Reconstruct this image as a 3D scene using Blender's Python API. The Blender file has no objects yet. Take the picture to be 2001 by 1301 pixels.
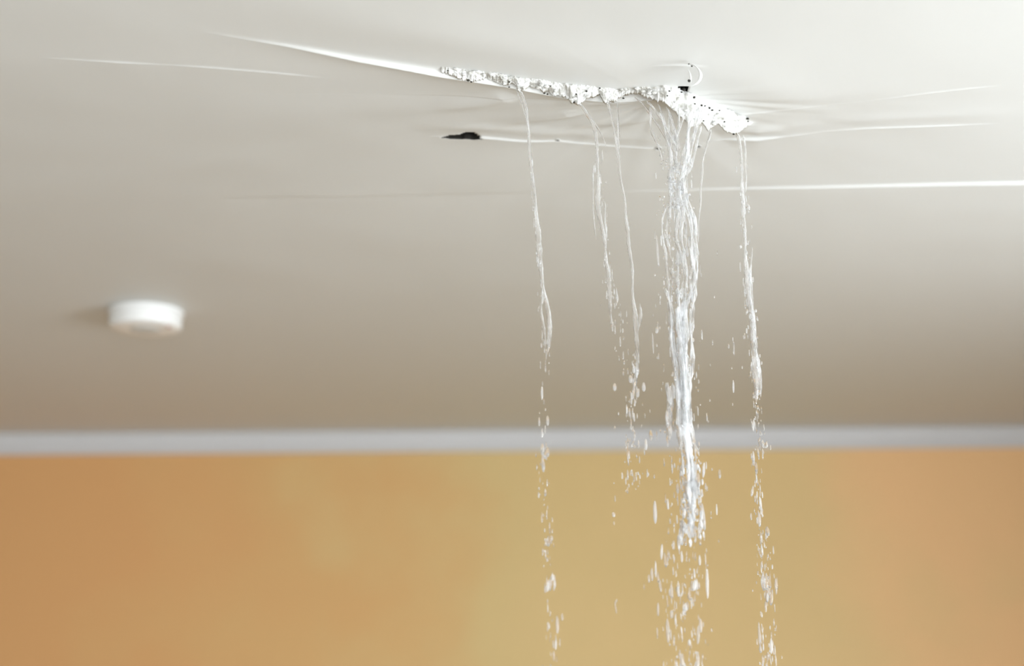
import bpy, bmesh, math, random
from mathutils import Vector, Matrix, Euler, noise
import numpy as np

# ------------------------------------------------------------------ camera
FPX = 2750.0; CX, CY = 1000.5, 650.5
ZC, CEIL = 1.80, 2.50
PITCH = math.atan(675/FPX); ROLL = math.radians(0.43)
sc = bpy.context.scene
cam = bpy.data.cameras.new('camera'); camo = bpy.data.objects.new('camera', cam)
sc.collection.objects.link(camo); sc.camera = camo
ROT = Matrix.Rotation(math.pi/2+PITCH, 4, 'X') @ Matrix.Rotation(-ROLL, 4, 'Z')
camo.matrix_world = Matrix.Translation((0, 0, ZC)) @ ROT
cam.sensor_width = 36; cam.lens = FPX/2001*36; cam.clip_start = 0.05
cam.dof.use_dof = True; cam.dof.focus_distance = 1.70; cam.dof.aperture_fstop = 2.0
R3 = ROT.to_3x3()

# ------------------------------------------------------------------ world, light, exposure
w = bpy.data.worlds.new('sky'); sc.world = w; w.use_nodes = True
w.node_tree.nodes['Background'].inputs[0].default_value = (0.75, 0.87, 1, 1)
w.node_tree.nodes['Background'].inputs[1].default_value = 0.6
vs = sc.view_settings
vs.view_transform = 'Standard'; vs.look = 'None'; vs.gamma = 1; vs.use_curve_mapping = False
vs.exposure = 0.23
WY0, WY1, WZ0, WZ1 = 0.15, 1.80, 1.15, 2.08        # window opening in the right wall
WX = 1.8
def area(name, loc, rot, sx, sy, power, col):
    l = bpy.data.lights.new(name, 'AREA'); l.shape = 'RECTANGLE'; l.size = sx; l.size_y = sy
    l.energy = power; l.color = col
    o = bpy.data.objects.new(name, l); o.location = loc; o.rotation_euler = rot
    sc.collection.objects.link(o); return o
area('window_daylight', (WX+0.16, (WY0+WY1)/2, (WZ0+WZ1)/2), (0, math.pi/2, 0), WZ1-WZ0, WY1-WY0, 80, (0.88, 0.95, 1.0))
area('rear_fill_light', (0.7, -1.86, 1.45), (math.pi/2, 0, 0), 1.9, 1.5, 104, (0.93, 0.96, 1.0))  # fill light added behind the camera to brighten the far wall

# ------------------------------------------------------------------ helpers
def ray(px, py):
    d = Vector(((px-CX)/FPX, -(py-CY)/FPX, -1.0)); return (R3 @ d)
def on_ceiling(px, py, drop=0.0):
    d = ray(px, py); t = (CEIL-drop-ZC)/d.z; return Vector((d.x*t, d.y*t, CEIL-drop))
def at_depth(px, py, Y):
    d = ray(px, py); t = Y/d.y; return Vector((d.x*t, Y, ZC+d.z*t))

def tag(o, label=None, cat=None, group=None, kind=None):
    if label: o['label'] = label
    if cat: o['category'] = cat
    if group: o['group'] = group
    if kind: o['kind'] = kind
    return o
def link(name, me, mat, parent=None, smooth=True):
    o = bpy.data.objects.new(name, me); sc.collection.objects.link(o)
    if mat: me.materials.append(mat)
    if smooth:
        me.polygons.foreach_set('use_smooth', [True]*len(me.polygons))
    if parent: o.parent = parent
    return o
def from_bm(name, bm, mat, parent=None, smooth=True):
    me = bpy.data.meshes.new(name); bm.normal_update(); bm.to_mesh(me); bm.free()
    return link(name, me, mat, parent, smooth)
def box(bm, a, b):
    vs_ = [bm.verts.new((x, y, z)) for x in (a[0], b[0]) for y in (a[1], b[1]) for z in (a[2], b[2])]
    for f in ((0,1,3,2),(4,6,7,5),(0,4,5,1),(2,3,7,6),(0,2,6,4),(1,5,7,3)):
        bm.faces.new([vs_[i] for i in f])
def struct(name, boxes, mat):
    bm = bmesh.new()
    for a, b in boxes: box(bm, a, b)
    return tag(from_bm(name, bm, mat, smooth=False), kind='structure')

def srgb(r, g, b):
    f = lambda c: (c/255/12.92 if c <= 10 else ((c/255+0.055)/1.055)**2.4)
    return (f(r), f(g), f(b), 1)
def mat(name, col, rough=0.6, bump=0, bscale=60, col2=None, cscale=2.0, metallic=0, detail=4):
    m = bpy.data.materials.new(name); m.use_nodes = True
    nt = m.node_tree; p = nt.nodes['Principled BSDF']
    p.inputs['Base Color'].default_value = col; p.inputs['Roughness'].default_value = rough
    p.inputs['Metallic'].default_value = metallic
    tc = nt.nodes.new('ShaderNodeTexCoord')
    if col2:
        n = nt.nodes.new('ShaderNodeTexNoise'); n.inputs['Scale'].default_value = cscale
        n.inputs['Detail'].default_value = detail
        nt.links.new(tc.outputs['Object'], n.inputs['Vector'])
        r = nt.nodes.new('ShaderNodeValToRGB')
        r.color_ramp.elements[0].position = 0.38; r.color_ramp.elements[1].position = 0.62
        r.color_ramp.elements[0].color = col; r.color_ramp.elements[1].color = col2
        nt.links.new(n.outputs['Fac'], r.inputs['Fac']); nt.links.new(r.outputs['Color'], p.inputs['Base Color'])
    if bump:
        n = nt.nodes.new('ShaderNodeTexNoise'); n.inputs['Scale'].default_value = bscale
        n.inputs['Detail'].default_value = 5
        nt.links.new(tc.outputs['Object'], n.inputs['Vector'])
        b = nt.nodes.new('ShaderNodeBump'); b.inputs['Strength'].default_value = bump
        b.inputs['Distance'].default_value = 0.002
        nt.links.new(n.outputs['Fac'], b.inputs['Height']); nt.links.new(b.outputs['Normal'], p.inputs['Normal'])
    return m

M_CEIL = mat('ceiling_paint', (0.660, 0.660, 0.640, 1), 0.55, 0.08, 30)
M_PLAST = mat('torn_plaster', (0.72, 0.72, 0.705, 1), 0.5, 1.0, 220, (0.50, 0.49, 0.45, 1), 130)
M_WALL = mat('ochre_wall_paint', (0.66, 0.40, 0.20, 1), 0.8, 0.25, 90, (0.64, 0.50, 0.24, 1), 0.9, detail=3)
M_SIDE = mat('side_wall_paint', (0.50, 0.49, 0.45, 1), 0.8, 0.2, 90)
M_COVE = mat('moulding_paint', (0.64, 0.64, 0.655, 1), 0.5)
M_FLOOR = mat('floor_boards', (0.36, 0.31, 0.24, 1), 0.5, 0.3, 10, (0.42, 0.36, 0.27, 1), 3)
M_DARK = mat('dark_boards_hole_shade', (0.012, 0.010, 0.007, 1), 0.95, 0.5, 40)
M_SPECK = mat('dark_speck', (0.03, 0.028, 0.02, 1), 0.9, 0.5, 200)
M_PLASTIC = mat('white_plastic', (0.86, 0.86, 0.85, 1), 0.35)
M_GRILLE = mat('pale_grille', (0.62, 0.62, 0.60, 1), 0.6)
M_RED = mat('indicator_lens', (0.35, 0.03, 0.02, 1), 0.3)

def wall_blotches(m):
    """broad uneven colour-wash patches of the ochre paint: orange at one end, straw in the middle, peach at the other"""
    nt = m.node_tree; p = nt.nodes['Principled BSDF']
    tc = nt.nodes.new('ShaderNodeTexCoord'); n = nt.nodes.new('ShaderNodeTexNoise'); n.inputs['Scale'].default_value = 2.2; n.inputs['Detail'].default_value = 5
    sx = nt.nodes.new('ShaderNodeSeparateXYZ'); nt.links.new(tc.outputs['Object'], sx.inputs[0]); nt.links.new(tc.outputs['Object'], n.inputs['Vector'])
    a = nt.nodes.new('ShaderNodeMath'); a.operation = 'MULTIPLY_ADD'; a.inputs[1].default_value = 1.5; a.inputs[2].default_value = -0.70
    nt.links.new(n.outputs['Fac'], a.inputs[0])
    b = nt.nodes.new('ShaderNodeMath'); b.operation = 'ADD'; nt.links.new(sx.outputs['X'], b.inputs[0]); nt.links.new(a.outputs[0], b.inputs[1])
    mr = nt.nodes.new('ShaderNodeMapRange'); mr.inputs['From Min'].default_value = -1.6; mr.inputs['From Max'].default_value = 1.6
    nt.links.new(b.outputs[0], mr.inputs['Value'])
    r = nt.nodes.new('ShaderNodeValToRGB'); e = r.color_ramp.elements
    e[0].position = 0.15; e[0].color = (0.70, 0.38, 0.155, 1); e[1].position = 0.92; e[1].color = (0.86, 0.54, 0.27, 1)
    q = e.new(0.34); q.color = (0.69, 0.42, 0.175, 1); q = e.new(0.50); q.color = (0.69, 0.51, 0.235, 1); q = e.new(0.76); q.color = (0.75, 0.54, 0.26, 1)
    nt.links.new(mr.outputs[0], r.inputs['Fac']); nt.links.new(r.outputs['Color'], p.inputs['Base Color'])
wall_blotches(M_WALL)

def water_mat(name, foam):
    m = bpy.data.materials.new(name); m.use_nodes = True; nt = m.node_tree
    nt.nodes.remove(nt.nodes['Principled BSDF']); out = nt.nodes['Material Output']
    g = nt.nodes.new('ShaderNodeBsdfGlass'); g.inputs['IOR'].default_value = 1.33; g.inputs['Roughness'].default_value = 0.03
    t = nt.nodes.new('ShaderNodeBsdfTranslucent'); t.inputs['Color'].default_value = (0.95, 0.96, 0.97, 1)
    d = nt.nodes.new('ShaderNodeBsdfDiffuse'); d.inputs['Color'].default_value = (0.95, 0.96, 0.97, 1)
    a = nt.nodes.new('ShaderNodeMixShader'); a.inputs[0].default_value = 0.5
    nt.links.new(t.outputs[0], a.inputs[1]); nt.links.new(d.outputs[0], a.inputs[2])
    tc = nt.nodes.new('ShaderNodeTexCoord'); mp = nt.nodes.new('ShaderNodeMapping')
    mp.inputs['Scale'].default_value = (160, 160, 45)
    n = nt.nodes.new('ShaderNodeTexNoise'); n.inputs['Scale'].default_value = 1; n.inputs['Detail'].default_value = 3
    nt.links.new(tc.outputs['Object'], mp.inputs[0]); nt.links.new(mp.outputs[0], n.inputs['Vector'])
    r = nt.nodes.new('ShaderNodeMapRange'); r.inputs['From Min'].default_value = 0.40; r.inputs['From Max'].default_value = 0.68
    r.inputs['To Min'].default_value = foam*0.25; r.inputs['To Max'].default_value = min(1, foam*1.9)
    nt.links.new(n.outputs['Fac'], r.inputs['Value'])
    mx = nt.nodes.new('ShaderNodeMixShader')
    nt.links.new(r.outputs[0], mx.inputs[0]); nt.links.new(g.outputs[0], mx.inputs[1]); nt.links.new(a.outputs[0], mx.inputs[2])
    nt.links.new(mx.outputs[0], out.inputs['Surface']); return m
M_WATER = water_mat('clear_water', 0.15)
M_MIX = water_mat('bubbly_water', 0.26)
M_FOAM = water_mat('aerated_water', 0.45)

# ------------------------------------------------------------------ room
YW = on_ceiling(1000, 842).y                     # far wall face
XL, XR, YB, TOP = -2.4, WX, -1.7, 2.78
struct('floor', [((XL-.2, YB-.2, -.1), (XR+.2, YW+.2, 0))], M_FLOOR)
struct('wall_back', [((XL-.2, YW, 0), (XR+.2, YW+.15, TOP))], M_WALL)
struct('wall_left', [((XL-.15, YB, 0), (XL, YW, TOP))], M_SIDE)
struct('wall_right', [((XR, YB, 0), (XR+.15, WY0, TOP)), ((XR, WY1, 0), (XR+.15, YW, TOP)),
                      ((XR, WY0, 0), (XR+.15, WY1, WZ0)), ((XR, WY0, WZ1), (XR+.15, WY1, TOP))], M_SIDE)
FX0, FX1, FZ0, FZ1 = -.25, 1.65, .70, 2.20             # opening added behind the camera for the rear fill light
struct('wall_front', [((XL-.2, YB-.15, 0), (FX0, YB, TOP)), ((FX1, YB-.15, 0), (XR+.2, YB, TOP)),
                      ((FX0, YB-.15, 0), (FX1, YB, FZ0)), ((FX0, YB-.15, FZ1), (FX1, YB, TOP))], M_SIDE)
struct('trim_1', [((XL-.2, YB-.2, TOP), (XR+.2, YW+.2, TOP+.1))], M_DARK)   # underside of the floor above

GLASS = bpy.data.materials.new('window_glass'); GLASS.use_nodes = True; nt = GLASS.node_tree
nt.nodes.remove(nt.nodes['Principled BSDF'])
t = nt.nodes.new('ShaderNodeBsdfTransparent'); g = nt.nodes.new('ShaderNodeBsdfGlossy'); g.inputs['Roughness'].default_value = 0.02
mx = nt.nodes.new('ShaderNodeMixShader'); mx.inputs[0].default_value = 0.06
nt.links.new(t.outputs[0], mx.inputs[1]); nt.links.new(g.outputs[0], mx.inputs[2])
nt.links.new(mx.outputs[0], nt.nodes['Material Output'].inputs['Surface'])
def window_frame(name, a0, a1, z0, z1, side):
    """framed two-light window; side 'x' sits in the right wall, 'y' in the wall behind the camera"""
    def B(bm, d0, d1, p0, p1, q0, q1):
        if side == 'x': box(bm, (XR+d0, p0, q0), (XR+d1, p1, q1))
        else: box(bm, (p0, YB-d1, q0), (p1, YB-d0, q1))
    e = .05; m_ = (a0+a1)/2; bm = bmesh.new()
    B(bm, .01, .08, a0, a1, z0, z0+e); B(bm, .01, .08, a0, a1, z1-e, z1)
    B(bm, .01, .08, a0, a0+e, z0+e, z1-e); B(bm, .01, .08, a1-e, a1, z0+e, z1-e); B(bm, .01, .08, m_-.02, m_+.02, z0+e, z1-e)
    o = tag(from_bm(name, bm, M_PLASTIC, smooth=False), kind='structure')
    for p0, p1 in ((a0+e, m_-.02), (m_+.02, a1-e)):
        bm = bmesh.new(); B(bm, .04, .044, p0, p1, z0+e, z1-e); from_bm('pane', bm, GLASS, o, False)
window_frame('added_rear_window', FX0, FX1, FZ0, FZ1, 'y')  # unseen frame added around the rear fill light
window_frame('window_1', WY0, WY1, WZ0, WZ1, 'x')

# cove moulding along the top of the far wall: a swept profile (y out from wall, z down from ceiling)
prof = [(0, 0), (.014, 0), (.014, .006), (.0125, .012), (.010, .020), (.0085, .030), (.0085, .040), (.0105, .046), (.0105, .056), (.004, .060), (0, .060)]
bm = bmesh.new(); rows = []
for x in (XL+.001, XR-.001):
    rows.append([bm.verts.new((x, YW-.0005-a, CEIL-.0005-b)) for a, b in prof])
n = len(prof)
for i in range(n): bm.faces.new((rows[0][i], rows[0][(i+1) % n], rows[1][(i+1) % n], rows[1][i]))
bm.faces.new(rows[0]); bm.faces.new(rows[1][::-1])
bmesh.ops.recalc_face_normals(bm, faces=bm.faces[:])
o = from_bm('trim_2', bm, M_COVE, smooth=False); tag(o, kind='structure')

# ------------------------------------------------------------------ sagging, torn ceiling as one relief sheet
def poly_ceiling(pts): return np.array([[*on_ceiling(x, y).xy] for x, y in pts])
def seg_field(X, Y, pts, amps):
    """signed distance across the polyline (+ = farther), interpolated amplitude, end taper"""
    P = poly_ceiling(pts); best = np.full(X.shape, 1e9); S = np.zeros_like(X); A = np.zeros_like(X)
    for i in range(len(P)-1):
        a, b = P[i], P[i+1]; d = b-a; L = np.hypot(*d); u = d/L
        t = ((X-a[0])*u[0]+(Y-a[1])*u[1])/L; tc = np.clip(t, 0, 1)
        dx = X-(a[0]+tc*d[0]); dy = Y-(a[1]+tc*d[1]); dist = np.hypot(dx, dy)
        s = -(X-a[0])*u[1]+(Y-a[1])*u[0]
        m = dist < best; best = np.where(m, dist, best); S = np.where(m, np.sign(s)*dist, S)
        over = np.where((t < 0) & (i == 0) | (t > 1) & (i == len(P)-2), dist-np.abs(s), 0)
        A = np.where(m, (amps[i]+(amps[i+1]-amps[i])*tc)*np.exp(-np.maximum(over, 0)/.004), A)
    return S, A
rng = np.random.RandomState(7)
def vnoise(U, V, seed=0):
    """smooth value noise on arrays"""
    r = np.random.RandomState(seed).rand(256, 256)*2-1
    iu = np.floor(U).astype(int); iv = np.floor(V).astype(int); fu = U-iu; fv = V-iv
    fu = fu*fu*(3-2*fu); fv = fv*fv*(3-2*fv)
    g = lambda a, b: r[a % 256, b % 256]
    return (g(iu, iv)*(1-fu)+g(iu+1, iv)*fu)*(1-fv)+(g(iu, iv+1)*(1-fu)+g(iu+1, iv+1)*fu)*fv

RIDGE = [(370, 58), (480, 76), (560, 88), (700, 112), (860, 134), (1000, 153), (1100, 170), (1200, 178), (1300, 172), (1350, 186), (1410, 212), (1465, 234)]
RAMP = [0, .0009, .0024, .0054, .0080, .0072, .0072, .0072, .0060, .0070, .0070, .004]
FAR = [(845, 266), (940, 266), (1100, 275), (1200, 284), (1290, 289), (1400, 273), (1480, 269), (1530, 265), (1610, 256), (1700, 249), (1850, 244), (1960, 240)]
FAMP = [.0004, .0030, .0016, .0014, .0010, .0006, .0048, .0014, .0003, .0016, .0014, 0]
SEAM = [(-300, 396), (420, 387), (520, 386), (950, 379), (1180, 374), (1290, 372), (1500, 366), (1700, 361), (2001, 354), (2400, 344)]
SAMP = [-.0002, -.0003, -.0012, -.0010, 0, .0012, .0024, .0032, .0046, .0050]
LEFT = [(60, 111), (150, 116), (235, 121), (330, 127), (400, 131), (560, 144), (640, 152)]
LAMP = [0, .0006, .0013, .0004, .0011, .0010, 0]
RT1 = [(1425, 216), (1500, 210), (1560, 203), (1680, 195), (1800, 181), (1900, 171), (1960, 166)]
R1A = [.0014, .0010, .0004, .0001, .0008, .0010, 0]
TOPL = [(1285, 116), (1330, 114), (1372, 118)]
TLA = [.0006, .0016, 0.0006]
hc = on_ceiling(1290, 178)
def drop(X, Y):
    D = np.zeros_like(X)
    # broad sag
    D += .010*np.exp(-(((X-hc.x)/.26)**2+((Y-hc.y)/.13)**2))
    # tear lip
    S, A = seg_field(X, Y, RIDGE, RAMP)
    D += A*np.where(S < 0, np.exp(S/.0026), np.exp(-S/.022))
    D += .34*A*np.exp(-((S+.085)/.042)**2)
    for P, M, wn, wf in ((FAR, FAMP, .0012, .030), (LEFT, LAMP, .0015, .03), (RT1, R1A, .0012, .03), (TOPL, TLA, .0012, .02)):
        S, A = seg_field(X, Y, P, M)
        D += A*np.where(S < 0, np.exp(S/wn), np.exp(-S/wf))
        if P is FAR: D += .9*A*np.exp(-((S+.034)/.016)**2)
    S, A = seg_field(X, Y, SEAM, SAMP)
    D += A*(1/(1+np.exp(-S/.0009)))*np.exp(-np.maximum(S, 0)/.25)
    # wrinkles radiating from the hole
    dx = X-hc.x; dy = (Y-hc.y); r = np.hypot(dx, dy)+1e-6; th = np.arctan2(dy, dx)
    fall = np.exp(-r/.33)*np.clip(r/.05, 0, 1)
    side = .12+.88/(1+np.exp(-(dy+.01)/.012))
    D += .0022*fall*side*vnoise(th*5+40, r*5+9, 3)+.0010*fall*side*vnoise(th*12+80, r*7+3, 4)
    # crease below the lip left of the first stream
    for P, M in (([(850, 209), (930, 196), (985, 183), (1010, 176)], [0, .0035, .0055, 0]), ([(960, 240), (1050, 226), (1110, 213), (1150, 205)], [0, .0035, .0055, 0]),
                 ([(1120, 243), (1200, 232), (1280, 220), (1330, 214)], [0, .005, .005, 0])):
        S, A = seg_field(X, Y, P, M); D += .75*A*np.where(S < 0, np.exp(-(S/.022)**2), np.exp(-(S/.012)**2))
    # gentle unevenness of the boards
    D += .0012*vnoise(X*4+20, Y*6+20, 5)+.0005*vnoise(X*11+20, Y*13+20, 6)
    fx = np.clip((1.02-np.abs(X))/.16, 0, 1); fy = np.clip((Y-1.22)/.1, 0, 1)*np.clip((2.75-Y)/.3, 0, 1)
    return D*fx*fx*(3-2*fx)*fy*fy*(3-2*fy)

gx = np.unique(np.concatenate([np.linspace(XL, -1.05, 8), np.arange(-1.05, -.62, .012), np.arange(-.62, .80, .0032), np.arange(.80, 1.05, .012), np.linspace(1.05, XR, 8)]))
gy = np.unique(np.concatenate([np.linspace(YB, 1.15, 10), np.arange(1.15, 1.44, .012), np.arange(1.44, 2.16, .0014), np.arange(2.16, 2.8, .03), np.linspace(2.8, YW, 8)]))
GX, GY = np.meshgrid(gx, gy); D = drop(GX, GY)
V = np.stack([GX, GY, CEIL-D], -1).reshape(-1, 3)
nx, ny = len(gx), len(gy)
idx = np.arange(nx*ny).reshape(ny, nx)
F = np.stack([idx[:-1, :-1], idx[1:, :-1], idx[1:, 1:], idx[:-1, 1:]], -1).reshape(-1, 4)
# real holes: the slit and the break at the right end of the tear
def surf_pt(px, py):
    p = on_ceiling(px, py)
    for _ in range(4):
        d = float(drop(np.array([p.x]), np.array([p.y]))[0]); p = on_ceiling(px, py, d)
    return p
def inside(poly, x, y):
    c = np.zeros_like(x, bool); n = len(poly)
    for i in range(n):
        (x1, y1), (x2, y2) = poly[i], poly[(i+1) % n]
        m = ((y1 > y) != (y2 > y)) & (x < (x2-x1)*(y-y1)/(y2-y1+1e-12)+x1); c ^= m
    return c
C = V[F].mean(1); kill = np.zeros(len(F), bool)
HOLES = [[(860, 269), (878, 264), (897, 263), (910, 258), (926, 258), (932, 263), (942, 269), (928, 273), (905, 272), (885, 272)],
         [(1326, 168), (1348, 169), (1344, 177), (1336, 183), (1328, 178)]]
for h in HOLES:
    kill |= inside([tuple(surf_pt(*q).xy) for q in h], C[:, 0], C[:, 1])
F = F[~kill]
me = bpy.data.meshes.new('ceiling')
me.from_pydata(V.tolist(), [], F[:, ::1].tolist()); me.update()
bm = bmesh.new(); bm.from_mesh(me)
inner = [e for e in bm.edges if e.is_boundary and all(abs(v.co.x) < 1 and 1.3 < v.co.y < 2.7 for v in e.verts)]
r = bmesh.ops.extrude_edge_only(bm, edges=inner)
for v in r['geom']:
    if isinstance(v, bmesh.types.BMVert): v.co.z += .009
    if isinstance(v, bmesh.types.BMFace): v.material_index = 1     # broken board edge coloured near-black so the hole looks unlit inside
loose = [v for v in bm.verts if not v.link_faces]; bmesh.ops.delete(bm, geom=loose, context='VERTS')
bm.faces.ensure_lookup_table(); bm.normal_update()
if bm.faces[0].normal.z > 0: bmesh.ops.reverse_faces(bm, faces=bm.faces[:])
bm.to_mesh(me); bm.free()
tag(link('ceiling', me, M_CEIL), kind='structure'); me.materials.append(M_DARK)

# ------------------------------------------------------------------ torn plaster edge hanging at the tear
def ridge_point(px):                                  # base point on the tear at picture column px
    xs = [p[0] for p in RIDGE]; y = np.interp(px, xs, [p[1] for p in RIDGE]); return surf_pt(px, y)
UP = [(862, 127), (900, 130), (940, 137), (1000, 149), (1040, 152), (1100, 160), (1150, 166), (1200, 166), (1240, 162), (1300, 162), (1340, 178), (1380, 188), (1420, 212), (1462, 230)]
LO = [(862, 139), (900, 152), (925, 158), (950, 150), (985, 164), (1000, 160), (1015, 178), (1035, 166), (1070, 178), (1100, 188), (1130, 204), (1150, 190), (1168, 184), (1182, 198), (1198, 200), (1215, 186), (1240, 180),
      (1270, 190), (1300, 200), (1330, 226), (1350, 246), (1372, 240), (1385, 252), (1400, 240), (1425, 258), (1440, 262), (1462, 244)]
def frand(*a): return noise.noise(Vector(a))
bm = bmesh.new(); NU, NV = 560, 22
front, back = [], []
for i in range(NU+1):
    px = 862+(1462-862)*i/NU
    yu = np.interp(px, [p[0] for p in UP], [p[1] for p in UP]); yl = np.interp(px, [p[0] for p in LO], [p[1] for p in LO])
    yl += 5.0*frand(px*.09, 3, 1)+3.5*frand(px*.3, 8, 1)
    yu += 2.0*frand(px*.12, 5, 5)
    base = ridge_point(px); fr, bk = [], []
    th = min(1, (px-858)/60)*min(1, (1470-px)/30)
    for j in range(NV+1):
        v = j/NV; py = yu+(yl-yu)*v
        Y0 = base.y-.008*(1-v)**1.5
        p = at_depth(px, py, Y0)
        bulge = (.004*math.sin(math.pi*v**.8)+.0045*frand(px*.035, v*1.6, 2)+.0028*frand(px*.11, v*4, 6)+.0013*frand(px*.3, v*9, 11))*th
        crease = .003*max(0, frand(px*.06+v*2, v*3, 20))*th
        p.y -= bulge-crease
        fr.append(bm.verts.new(p)); q = p.copy(); q.y = base.y+.004+.002*frand(px*.1, v*3, 30); bk.append(bm.verts.new(q))
    front.append(fr); back.append(bk)
for i in range(NU):
    for j in range(NV):
        bm.faces.new((front[i][j], front[i][j+1], front[i+1][j+1], front[i+1][j]))
        bm.faces.new((back[i][j], back[i+1][j], back[i+1][j+1], back[i][j+1]))
    bm.faces.new((front[i][0], front[i+1][0], back[i+1][0], back[i][0]))
    bm.faces.new((front[i][NV], back[i][NV], back[i+1][NV], front[i+1][NV]))
for e in (0, NU):
    for j in range(NV): bm.faces.new((front[e][j], back[e][j], back[e][j+1], front[e][j+1]) if e else (front[e][j], front[e][j+1], back[e][j+1], back[e][j]))
bmesh.ops.recalc_face_normals(bm, faces=bm.faces[:])
plaster = from_bm('torn_plaster_edge', bm, M_PLAST)
tag(plaster, 'jagged white torn plaster edge hanging from the sagging ceiling crack', 'plaster')

def blob(bm, c, r, sz=(1, 1, 1), seed=0, rough=.35, sub=2):
    r0 = bmesh.ops.create_icosphere(bm, subdivisions=sub, radius=1)
    for v in r0['verts']:
        k = 1+rough*noise.noise(v.co*1.7+Vector((seed*3.1, seed*1.7, 0)))
        v.co = Vector((v.co.x*sz[0]*k*r, v.co.y*sz[1]*k*r, v.co.z*sz[2]*k*r))+Vector(c)
random.seed(4)
# loose crumbs stuck on the torn edge, and dark specks in place of small unlit holes in it
for nm, pts, m_, lab in (('plaster_crumb', None, M_PLAST, None),):
    bm = bmesh.new()
    for k in range(90):
        px = random.uniform(880, 1455)
        lo_ = np.interp(px, [p[0] for p in LO], [p[1] for p in LO]); up_ = np.interp(px, [p[0] for p in UP], [p[1] for p in UP])
        py = up_+(lo_-up_)*random.random(); b = ridge_point(px)
        blob(bm, at_depth(px, py, b.y-.004-.003*random.random()), random.uniform(.0010, .0026), (1.3, 1, .9), k)
    from_bm('plaster_crumbs', bm, m_, plaster)['kind'] = 'stuff'
SPECKS = [(1336, 174, 3.6), (1344, 172, 2.4), (1332, 180, 1.6), (1356, 190, 2.6), (1358, 203, 1.4), (1371, 206, 2.0), (1378, 207, 1.5), (1386, 211, 2.4), (1392, 215, 1.8), (1406, 216, 1.4), (1461, 232, 2.6), (1462, 237, 1.5),
        (1347, 158, 2.6), (1352, 129, 1.8), (1346, 125, 1.3), (1358, 166, 1.6), (1416, 238, 1.6), (1375, 236, 1.5), (1434, 262, 2.0), (1172, 172, 1.4), (1146, 178, 1.8), (1126, 184, 1.6), (1076, 168, 1.4), (1308, 178, 1.5), (1304, 187, 1.4),
        (875, 138, 1.6), (908, 138, 1.4), (995, 160, 1.7), (995, 170, 1.4), (1122, 200, 2.0), (1218, 192, 1.8), (915, 157, 2.4), (921, 160, 1.6), (1064, 182, 1.8), (1070, 184, 1.5)]
for k, (px, py, rr) in enumerate(SPECKS):
    bm = bmesh.new(); b = ridge_point(px)
    off = .009 if py > 165 else .006
    blob(bm, (0, 0, 0), rr/1620, (1.2, .8, .9), k+50, .6)
    g = from_bm('gap_speck', bm, M_SPECK, plaster); g.location = at_depth(px, py, b.y-off if py > 165 or px < 1200 else surf_pt(1355, 121).y-.0055); g['label'] = 'dark gap speck'
# small nail pops by the far edge of the sag
for k, (px, py, rr, lab) in enumerate(((1090, 274, 2.6, 'small dark nail hole left of the streams, on the far crack line'), (1286, 290, 4.0, 'dark torn nail hole beside the thick stream, far edge of the sag'),
                                       (1365, 286, 3.2, 'dark nail hole just right of the thick stream on the sagging ceiling'))):
    s = surf_pt(px, py); rt = tag(bpy.data.objects.new('nail_hole', None), lab, 'nail hole'); sc.collection.objects.link(rt); rt.location = s
    bm = bmesh.new(); blob(bm, (0, 0, -.0003), rr/1500, (1, 1.2, .35), k, .4); from_bm('nail_head', bm, M_SPECK, rt)
    bm = bmesh.new(); nseg = 24; rings = []
    for a in range(nseg):
        an = 2*math.pi*a/nseg; row = []
        for b_ in range(8):
            bb = 2*math.pi*b_/8; R_ = rr/1500*(1.6+.2*frand(a*.5, k, 0)); q = .0009
            row.append(bm.verts.new(((R_+q*math.cos(bb))*math.cos(an), (R_+q*math.cos(bb))*math.sin(an)*1.3, q*math.sin(bb)-.0002)))
        rings.append(row)
    for a in range(nseg):
        for b_ in range(8): bm.faces.new((rings[a][b_], rings[(a+1) % nseg][b_], rings[(a+1) % nseg][(b_+1) % 8], rings[a][(b_+1) % 8]))
    bmesh.ops.recalc_face_normals(bm, faces=bm.faces[:]); from_bm('plaster_rim', bm, M_PLAST, rt)

# ------------------------------------------------------------------ smoke detector
def lathe(bm, prof, n=64, squash=1):
    rings = []
    for r_, z_ in prof:
        rings.append([bm.verts.new((r_*math.cos(2*math.pi*i/n), r_*math.sin(2*math.pi*i/n), z_)) for i in range(n)])
    for a in range(len(rings)-1):
        for i in range(n): bm.faces.new((rings[a][i], rings[a][(i+1) % n], rings[a+1][(i+1) % n], rings[a+1][i]))
    bm.faces.new(rings[0]); bm.faces.new(rings[-1]); bmesh.ops.recalc_face_normals(bm, faces=bm.faces[:])
det = bpy.data.objects.new('smoke_detector', None); sc.collection.objects.link(det)
tag(det, 'round white smoke detector on the ceiling near the ochre wall', 'smoke detector')
det.location = on_ceiling(286, 607)
bm = bmesh.new(); lathe(bm, [(.071, -.0005), (.072, -.003), (.072, -.009), (.070, -.011)]); from_bm('base_plate', bm, M_PLASTIC, det, True)
bm = bmesh.new(); lathe(bm, [(.068, -.0105), (.069, -.014), (.069, -.031), (.068, -.034), (.064, -.037), (.045, -.038), (.030, -.038)]); from_bm('housing', bm, M_PLASTIC, det, True)
bm = bmesh.new(); lathe(bm, [(.029, -.0375), (.028, -.0395), (.020, -.0405)], 40); from_bm('grille', bm, M_GRILLE, det)
bm = bmesh.new(); lathe(bm, [(.0035, 0), (.0030, -.0015)], 16); li = from_bm('indicator_light', bm, M_RED, det); li.location = (.05, -.02, -.0375)
for o_ in det.children:
    md = o_.modifiers.new('e', 'EDGE_SPLIT'); md.split_angle = math.radians(40)

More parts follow.
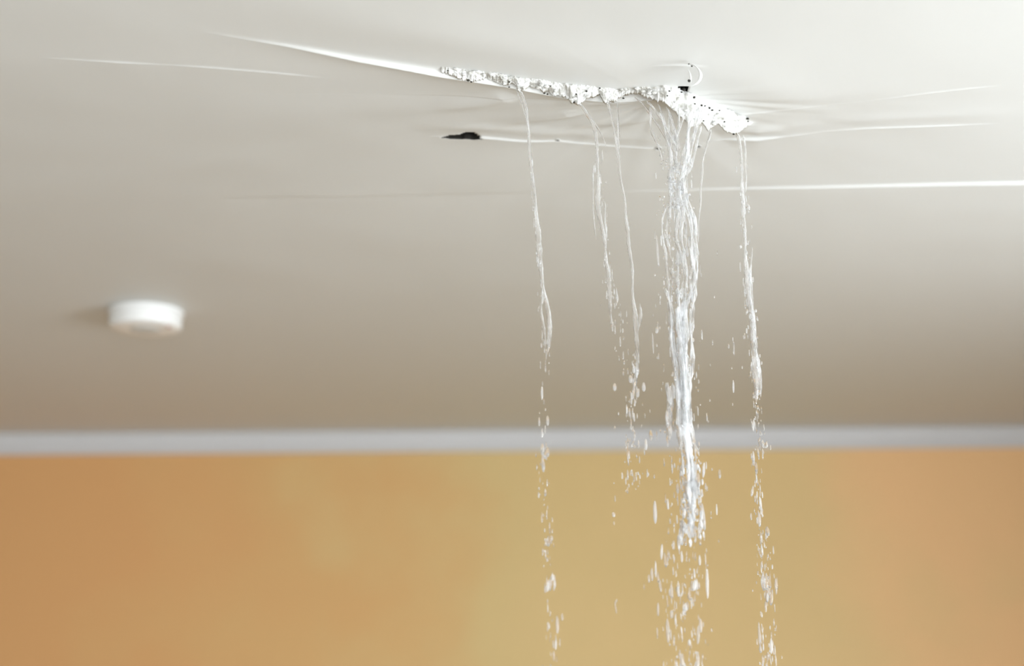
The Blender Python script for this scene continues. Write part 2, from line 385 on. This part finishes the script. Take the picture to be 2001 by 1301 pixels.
# ------------------------------------------------------------------ water
def tube(bm, pts, rad, seg=8, rnd=0, amp=.35, freq=90, flat=1.0, tail=True):
    """closed tube through 3D points with wobbly radius (metres)"""
    # resample
    P = [Vector(p) for p in pts]; L = [0]
    for a, b in zip(P, P[1:]): L.append(L[-1]+(b-a).length)
    n = max(4, int(L[-1]/.0022)); out = []
    xs = np.array([p.x for p in P]); ys = np.array([p.y for p in P]); zs = np.array([p.z for p in P]); L = np.array(L)
    ts = np.linspace(0, L[-1], n+1)
    def cr(vals, t):                                   # smoothed interpolation
        k = .006; return (np.interp(t-k, L, vals)+2*np.interp(t, L, vals)+np.interp(t+k, L, vals))/4
    X, Y, Z = cr(xs, ts), cr(ys, ts), cr(zs, ts); Rr = np.interp(ts, L, rad)
    rings = []
    for i in range(n+1):
        r_ = Rr[i]*(1+amp*noise.noise(Vector((ts[i]*freq, rnd, 0)))+.25*noise.noise(Vector((ts[i]*freq*3, rnd, 5))))
        if tail: r_ *= min(1, (i+.35)/3, (n-i+.35)/5)
        ox = .0012*noise.noise(Vector((ts[i]*35, rnd+9, 0))); oy = .0012*noise.noise(Vector((ts[i]*35, rnd+19, 0)))
        tw = ts[i]*60+rnd
        ring = []
        for k in range(seg):
            a = 2*math.pi*k/seg; rr = r_*(1+.30*math.cos(2*a+tw))
            ring.append(bm.verts.new((X[i]+ox+rr*math.cos(a), Y[i]+oy+rr*math.sin(a)*flat, Z[i])))
        rings.append(ring)
    for a in range(n):
        for k in range(seg): bm.faces.new((rings[a][k], rings[a][(k+1) % seg], rings[a+1][(k+1) % seg], rings[a+1][k]))
    bm.faces.new(rings[0][::-1]); bm.faces.new(rings[-1])
def strand(bm, pix, rad_px, Y, rnd, dY=0, **kw):
    pts = [at_depth(x, y, Y+dY) for x, y in pix]
    rad = [r_*Y/FPX for r_ in (rad_px if isinstance(rad_px, (list, tuple)) else [rad_px]*len(pix))]
    tube(bm, pts, rad, rnd=rnd, **kw)
def drop_mesh(bm, c, r, ln, seed):
    r0 = bmesh.ops.create_icosphere(bm, subdivisions=2, radius=1)
    for v in r0['verts']:
        k = 1+.13*noise.noise(v.co*1.5+Vector((seed, seed*.7, 0))); z = v.co.z
        s = (1-.12*z)*(1+.2*noise.noise(Vector((z*2.5, seed*1.3, 4))))
        bx = .35*noise.noise(Vector((z*1.2, seed*2.1, 8)))
        v.co = Vector(((v.co.x*s+bx)*r*k, v.co.y*s*r*k, z*ln*k))+Vector(c)
def yd(px): return ridge_point(px).y

PATH = {
 'a': [(1014, 172), (1022, 188), (1029, 215), (1033, 250), (1035, 300), (1041, 350), (1047, 400), (1051, 450), (1055, 510), (1060, 560), (1068, 590), (1076, 640), (1074, 665), (1069, 695)],
 'b': [(1130, 198), (1142, 215), (1158, 240), (1166, 275), (1168, 320), (1170, 370), (1168, 410), (1178, 450), (1184, 500), (1190, 545), (1192, 590), (1196, 650)],
 'c': [(1186, 196), (1192, 215), (1200, 250), (1206, 290), (1212, 340), (1220, 390), (1225, 440), (1231, 490), (1236, 540), (1238, 590), (1243, 640), (1246, 690), (1243, 735), (1238, 780)],
 'd': [(1318, 210), (1322, 260), (1322, 320), (1320, 360), (1326, 420), (1330, 500), (1330, 580), (1331, 640), (1333, 700), (1336, 760), (1338, 820), (1342, 862), (1348, 900), (1352, 950), (1352, 1000), (1350, 1060)],
 'e': [(1440, 258), (1446, 285), (1450, 330), (1451, 380), (1453, 430), (1456, 480), (1459, 540), (1464, 580), (1470, 640), (1474, 690), (1478, 740), (1478, 790)]}
# thin stream on the left
bm = bmesh.new(); Y = yd(1020)
strand(bm, PATH['a'], [1.5, 3, 3.6, 3, 3, 3.2, 3.8, 4.6, 4.8, 5, 4.2, 3.6, 3, 2], Y, 1, amp=.3)
strand(bm, [(1008, 170), (1018, 200), (1030, 235), (1036, 262)], [1.5, 2.4, 2, 1.2], Y, 2)
strand(bm, [(1060, 560), (1056, 600), (1064, 650), (1066, 688)], [2, 2.4, 2.2, 1.4], Y, 3, dY=-.002)
tag(from_bm('water_stream', bm, M_WATER), 'thin smooth water thread, leftmost of the streams falling from the torn ceiling', 'water stream')
# second
bm = bmesh.new(); Y = yd(1135)
strand(bm, PATH['b'], [2.5, 3.2, 3, 3, 3.4, 3.6, 4.2, 4.4, 3.4, 3.2, 3.2, 2], Y, 11, amp=.5)
strand(bm, [(1120, 198), (1140, 208), (1156, 232), (1176, 262), (1186, 290)], [2, 2, 2, 1.8, 1.2], Y, 12)
strand(bm, [(1160, 320), (1158, 380), (1160, 430), (1165, 470)], [1.2, 2, 1.8, 1], Y, 13, dY=.004)
strand(bm, [(1182, 390), (1182, 430), (1186, 470)], [1, 2.4, 1], Y, 15, dY=-.004)
strand(bm, [(1204, 560), (1206, 585), (1205, 600)], [1, 3, 1], Y, 14)
tag(from_bm('water_stream', bm, M_WATER), 'faint broken water stream, second from the left below the torn edge', 'water stream')
# third
bm = bmesh.new(); Y = yd(1190)
strand(bm, PATH['c'], [3.5, 3.6, 2.6, 2.8, 2.2, 2.6, 3, 3, 3, 3.2, 4, 3.6, 4.5, 2], Y, 21, amp=.4)
strand(bm, [(1206, 196), (1208, 230), (1207, 262), (1210, 310)], [2, 2.2, 2.4, 1], Y, 22, dY=.003)
strand(bm, [(1250, 590), (1252, 615), (1247, 650)], [1, 3, 1], Y, 23, dY=-.003)
tag(from_bm('water_stream', bm, M_WATER), 'thin curving water thread, third from the left, close beside the thick stream', 'water stream')
# thick central stream: a bundle of twisting strands and beads
bm = bmesh.new(); Y = yd(1320); random.seed(21)
def wid(y): return np.interp(y, [200, 260, 300, 360, 420, 520, 600, 700, 770, 860, 900, 1000, 1060], [62, 48, 34, 22, 34, 34, 26, 22, 14, 15, 22, 20, 26])
def cxx(y): return np.interp(y, [p[1] for p in PATH['d']], [p[0] for p in PATH['d']])
for k in range(46):
    y0 = random.choice([205, 215, 230, 300, 350, 400, 440, 480, 520, 560, 600, 640, 690, 740]); L_ = random.uniform(90, 330); y1 = min(1080, y0+L_)
    ph = random.uniform(-1, 1); pix = []
    y = y0
    while y < y1:
        ph2 = max(-1, min(1, ph+.5*frand(y*.012, k, 3))); pix.append((cxx(y)+wid(y)*ph2, y)); y += 14
    strand(bm, pix, [random.uniform(1.6, 3.4)*(.7+.6*random.random()) for _ in pix], Y, 31+k, dY=random.uniform(-.007, .007), amp=.5)
bm_main = bm; bm = bmesh.new()
for k in range(6):                                      # the solid white core further down
    pix = [(cxx(y)+wid(y)*.25*math.sin(y*.02+k*1.6), y) for y in range(560+k*12, 905+k*30, 14)]
    strand(bm, pix, [3.6+1.8*frand(q[1]*.02, k, 1) for q in pix], Y, 71+k, dY=(-.003, .003, 0, -.005, .005, -.001)[k], amp=.5)
for k in range(46):
    y = random.uniform(318, 405); px = cxx(y)+random.gauss(0, 10); r_ = random.uniform(1.4, 3.6)*Y/FPX
    drop_mesh(bm, at_depth(px, y, Y+random.uniform(-.009, -.003)), r_, r_*random.uniform(1, 2), k+700)
for k in range(60):
    y = random.uniform(900, 1062); px = cxx(y)+wid(y)*random.uniform(-1, 1); r_ = random.uniform(1.4, 3.6)*Y/FPX
    drop_mesh(bm, at_depth(px, y, Y+random.uniform(-.008, .006)), r_, r_*random.uniform(1.5, 4), k+800)
bm_core = bm; bm = bm_main
for x0, y0, x1, y1, r_ in ((1238, 188, 1318, 300, 2.2), (1262, 196, 1324, 292, 2.6), (1284, 200, 1312, 290, 2.4), (1352, 240, 1330, 330, 2.4), (1344, 225, 1346, 330, 3.0), (1300, 205, 1330, 300, 2.4), (1372, 244, 1352, 330, 1.8)):
    pix = [(x0+(x1-x0)*t**.75, y0+(y1-y0)*t) for t in np.linspace(0, 1, 10)]
    strand(bm, pix, r_, Y, x0*.1, dY=random.uniform(-.004, .004), amp=.6)
for k in range(210):
    y = random.uniform(300, 1060); px = cxx(y)+wid(y)*random.uniform(-1, 1)
    r_ = random.uniform(1.2, 3.0)*Y/FPX; drop_mesh(bm, at_depth(px, y, Y+random.uniform(-.008, .008)), r_, r_*random.uniform(1, 3), k)
for x0, r_ in ((1303, 3.2), (1311, 2.6)):               # side trickle hugging the left
    strand(bm, [(x0+3*math.sin(y*.03+x0), y) for y in range(745, 880, 15)], [r_*(1+.5*frand(y*.05, x0, 0)) for y in range(745, 880, 15)], Y, x0*.3, dY=.002, amp=.6)
main = tag(from_bm('water_stream', bm, M_MIX), 'thickest frothy white water stream pouring from the middle of the break', 'water stream')
core = from_bm('froth', bm_core, M_FOAM, main); core['label'] = 'opaque white froth'
# faint strand right of the thick one
bm = bmesh.new(); Y = yd(1385)
strand(bm, [(1390, 250), (1384, 275), (1374, 310), (1370, 360), (1366, 420), (1364, 480)], [3, 3, 2, 1.8, 2, 1], Y, 90)
tag(from_bm('water_stream', bm, M_WATER), 'faint short water thread just right of the thick frothy stream', 'water stream')
# right
bm = bmesh.new(); Y = yd(1440)
strand(bm, PATH['e'], [3.5, 3.2, 3, 3.2, 3.4, 3.6, 5, 5, 5.6, 6, 6, 2.5], Y, 101, amp=.45)
strand(bm, [(1452, 262), (1456, 290), (1458, 340), (1457, 380)], [2, 2.2, 1.8, 1], Y, 102, dY=.003)
strand(bm, [(1470, 480), (1466, 540), (1470, 600), (1478, 680), (1486, 740), (1486, 780)], [1, 2.6, 3, 3.4, 3, 1.2], Y, 103, dY=-.003)
for k in range(34):
    y = random.uniform(400, 790); px = np.interp(y, [p[1] for p in PATH['e']], [p[0] for p in PATH['e']])+random.uniform(-10, 12)
    r_ = random.uniform(1.0, 2.6)*Y/FPX; drop_mesh(bm, at_depth(px, y, Y+random.uniform(-.005, .005)), r_, r_*random.uniform(1, 3), k+400)
tag(from_bm('water_stream', bm, M_MIX), 'beaded water stream, rightmost, falling from the right end of the torn edge', 'water stream')

bm = bmesh.new(); Yf = surf_pt(1355, 121).y-.003
strand(bm, [(1338, 124), (1352, 124), (1364, 132), (1371, 146), (1368, 158), (1358, 166), (1346, 170)], [1.2, 2.2, 2.6, 2.8, 3, 3.4, 3], Yf, 500, amp=.5)
strand(bm, [(1342, 132), (1350, 142), (1352, 154), (1350, 166)], [1, 1.6, 1.8, 2.2], Yf, 501, amp=.6)
fl = from_bm('paint_curl', bm, M_CEIL, plaster); fl['label'] = 'small curled paint flake'

# falling drops: each its own object, copies share a few shapes
DM = []
for k in range(8):
    bm = bmesh.new(); drop_mesh(bm, (0, 0, 0), 1, 1, k*3+1)
    me = bpy.data.meshes.new('water_drop'); bm.to_mesh(me); bm.free(); me.materials.append((M_FOAM, M_MIX, M_WATER, M_MIX)[k % 4])
    me.polygons.foreach_set('use_smooth', [True]*len(me.polygons)); DM.append(me)
def drops(path_px, n, spread, y0, y1, col, label, group, seed, rr=(1.4, 3.6), fixed=()):
    random.seed(seed); Y = yd(col); xs = [p[0] for p in path_px]; ys = [p[1] for p in path_px]
    items = []
    for x, y, r_, l_ in fixed:
        if r_ < 5.5: items.append((x, y, r_, l_)); continue
        for q in range(3):                              # a large splash is a cluster of three drops
            items.append((x+(q-1)*r_*.62, y+random.uniform(-.6, .6)*r_*l_, r_*.62, l_*random.uniform(.9, 1.7)))
    for k in range(n):
        y = random.uniform(y0, y1); items.append((np.interp(y, ys, xs)+random.gauss(0, spread), y, random.uniform(*rr)*random.uniform(.6, 1), random.uniform(1.2, 5)))
    for k, (x, y, r_, l_) in enumerate(items):
        o_ = bpy.data.objects.new('water_drop', random.choice(DM)); sc.collection.objects.link(o_)
        s = .78*r_*Y/FPX; o_.location = at_depth(x, y, Y+random.uniform(-.006, .006)); o_.scale = (s, s, s*l_*1.15)
        o_.rotation_euler = (0, random.gauss(0, .08), random.uniform(0, 6)); tag(o_, label, 'water drop', group)
drops([(1060, 700), (1058, 780), (1062, 900), (1066, 1000), (1074, 1140), (1084, 1230), (1086, 1400)], 20, 6, 700, 1400, 1020,
      'clear water drop falling in the leftmost broken trickle', 'drops below the leftmost stream', 1,
      fixed=[(1059, 768, 3, 5), (1070, 822, 4, 3), (1065, 884, 8, 1.8), (1061, 905, 4, 5), (1072, 1057, 4, 3), (1080, 1134, 6, 2.2), (1070, 1147, 6, 2), (1089, 1220, 4, 5), (1072, 1222, 4, 2), (1086, 1258, 3, 4)])
drops([(1197, 660), (1199, 760), (1198, 860), (1200, 1010), (1202, 1200)], 7, 4, 660, 1200, 1135,
      'faint small water drop falling below the second stream from the left', 'drops below the second stream', 2, (1.2, 2.4),
      fixed=[(1201, 756, 5, 1.8), (1199, 1005, 4, 1.5), (1203, 1187, 2.2, 6)])
drops([(1243, 740), (1240, 790), (1232, 840), (1230, 900), (1270, 980), (1280, 1060)], 22, 11, 720, 960, 1190,
      'water drop scattering below the curving third thread, left of the thick stream', 'drops below the third stream', 3, (1.4, 3.2),
      fixed=[(1242, 725, 6, 2), (1258, 756, 5, 2.2), (1232, 740, 5, 1.8), (1230, 805, 3.2, 3), (1272, 850, 5, 2.4), (1227, 890, 2.4, 10), (1262, 868, 4, 3), (1246, 768, 5, 2)])
drops([(1285, 450), (1285, 520), (1280, 640), (1282, 700)], 8, 4, 455, 720, 1250,
      'slender water drop in the gap between third thread and thick stream', 'drops left of the thick stream', 4, (1.2, 2.2),
      fixed=[(1285, 490, 3, 13), (1292, 470, 2.2, 6), (1284, 645, 4, 2), (1276, 670, 2, 12)])
drops([(1312, 740), (1308, 800), (1304, 850)], 12, 6, 730, 870, 1290,
      'pale water drop in the side trickle hugging the left of the thick stream', 'drops hugging the thick stream', 5, (2, 4), fixed=[(1310, 765, 6, 4), (1307, 830, 6, 4)])
drops([(1350, 870), (1350, 1000), (1340, 1080), (1335, 1180), (1340, 1300), (1342, 1420)], 84, 22, 880, 1420, 1320,
      'bright water drop in the broken spray under the thick frothy stream', 'drops below the thick stream', 6, (1.6, 4.4),
      fixed=[(1280, 1000, 5, 5), (1305, 985, 3, 4), (1332, 1040, 4.5, 6), (1374, 1010, 5, 6), (1350, 1030, 7, 2.5), (1293, 1078, 3.4, 5), (1300, 1094, 4, 4), (1305, 1086, 2.6, 5), (1274, 1122, 3.6, 4), (1281, 1112, 2.6, 7), (1286, 1128, 3, 4), (1268, 1130, 3, 3),
             (1357, 1145, 7, 1.8), (1340, 1186, 5.5, 1.8), (1382, 1140, 4, 8), (1305, 1232, 4.5, 6), (1364, 1240, 4, 5), (1369, 1222, 4, 4), (1353, 1030, 6, 3), (1360, 950, 8, 3), (1352, 930, 9, 3), (1346, 960, 8, 3), (1326, 1060, 4, 4),
             (1364, 1290, 4, 5), (1333, 1290, 5, 3), (1312, 1155, 4, 4), (1325, 1155, 4, 3), (1286, 1190, 3, 5)])
drops([(1480, 780), (1484, 870), (1482, 960), (1488, 1040), (1496, 1140), (1494, 1260), (1500, 1400)], 38, 8, 780, 1400, 1440,
      'water drop falling in the rightmost broken trickle', 'drops below the rightmost stream', 7, (1.6, 3.6),
      fixed=[(1494, 868, 6, 1.8), (1472, 895, 4, 4), (1478, 915, 3.5, 4), (1500, 1038, 5, 2.2), (1484, 1015, 4, 4), (1497, 1150, 9, 2.6), (1503, 1165, 7, 2.4), (1516, 1145, 3, 6), (1484, 1240, 3.5, 8), (1507, 1262, 4, 4), (1486, 1268, 4, 2), (1470, 960, 3, 4)])
drops([(1432, 660), (1432, 780)], 4, 3, 660, 790, 1400, 'tiny faint water drop in the open gap left of the rightmost stream', 'drops between the two right streams', 8, (1.2, 2), fixed=[(1434, 680, 2.4, 7), (1424, 676, 2, 3), (1433, 755, 2.5, 6)])

# fine spray around the trickles, far too fine to count
def spray(path_px, n, spread, col, seed, label):
    random.seed(seed); Y = yd(col); bm = bmesh.new(); xs = [p[0] for p in path_px]; ys = [p[1] for p in path_px]
    for k in range(n):
        y = random.uniform(ys[0], ys[-1]); x = np.interp(y, ys, xs)+random.gauss(0, np.interp(y, [ys[0], ys[-1]], spread))
        r_ = random.uniform(.5, 1.5)*Y/FPX; drop_mesh(bm, at_depth(x, y, Y+random.uniform(-.012, .012)), r_, r_*random.uniform(1.5, 9), k)
    tag(from_bm('water_spray', bm, M_MIX), label, 'water spray', kind='stuff')
spray([(1036, 300), (1056, 560), (1066, 700), (1062, 900), (1074, 1140), (1086, 1400)], 150, (2, 9), 1020, 31, 'fine spray around the leftmost thin stream')
spray([(1168, 300), (1190, 560), (1230, 700), (1236, 960)], 190, (6, 13), 1160, 32, 'fine spray around the second and third thin streams')
spray([(1320, 260), (1326, 420), (1331, 640), (1338, 850), (1345, 1000), (1335, 1180), (1342, 1400)], 620, (18, 27), 1320, 33, 'fine spray around the thick frothy stream')
spray([(1450, 320), (1460, 560), (1478, 780), (1484, 960), (1496, 1140), (1500, 1400)], 300, (5, 11), 1440, 34, 'fine spray around the rightmost stream')
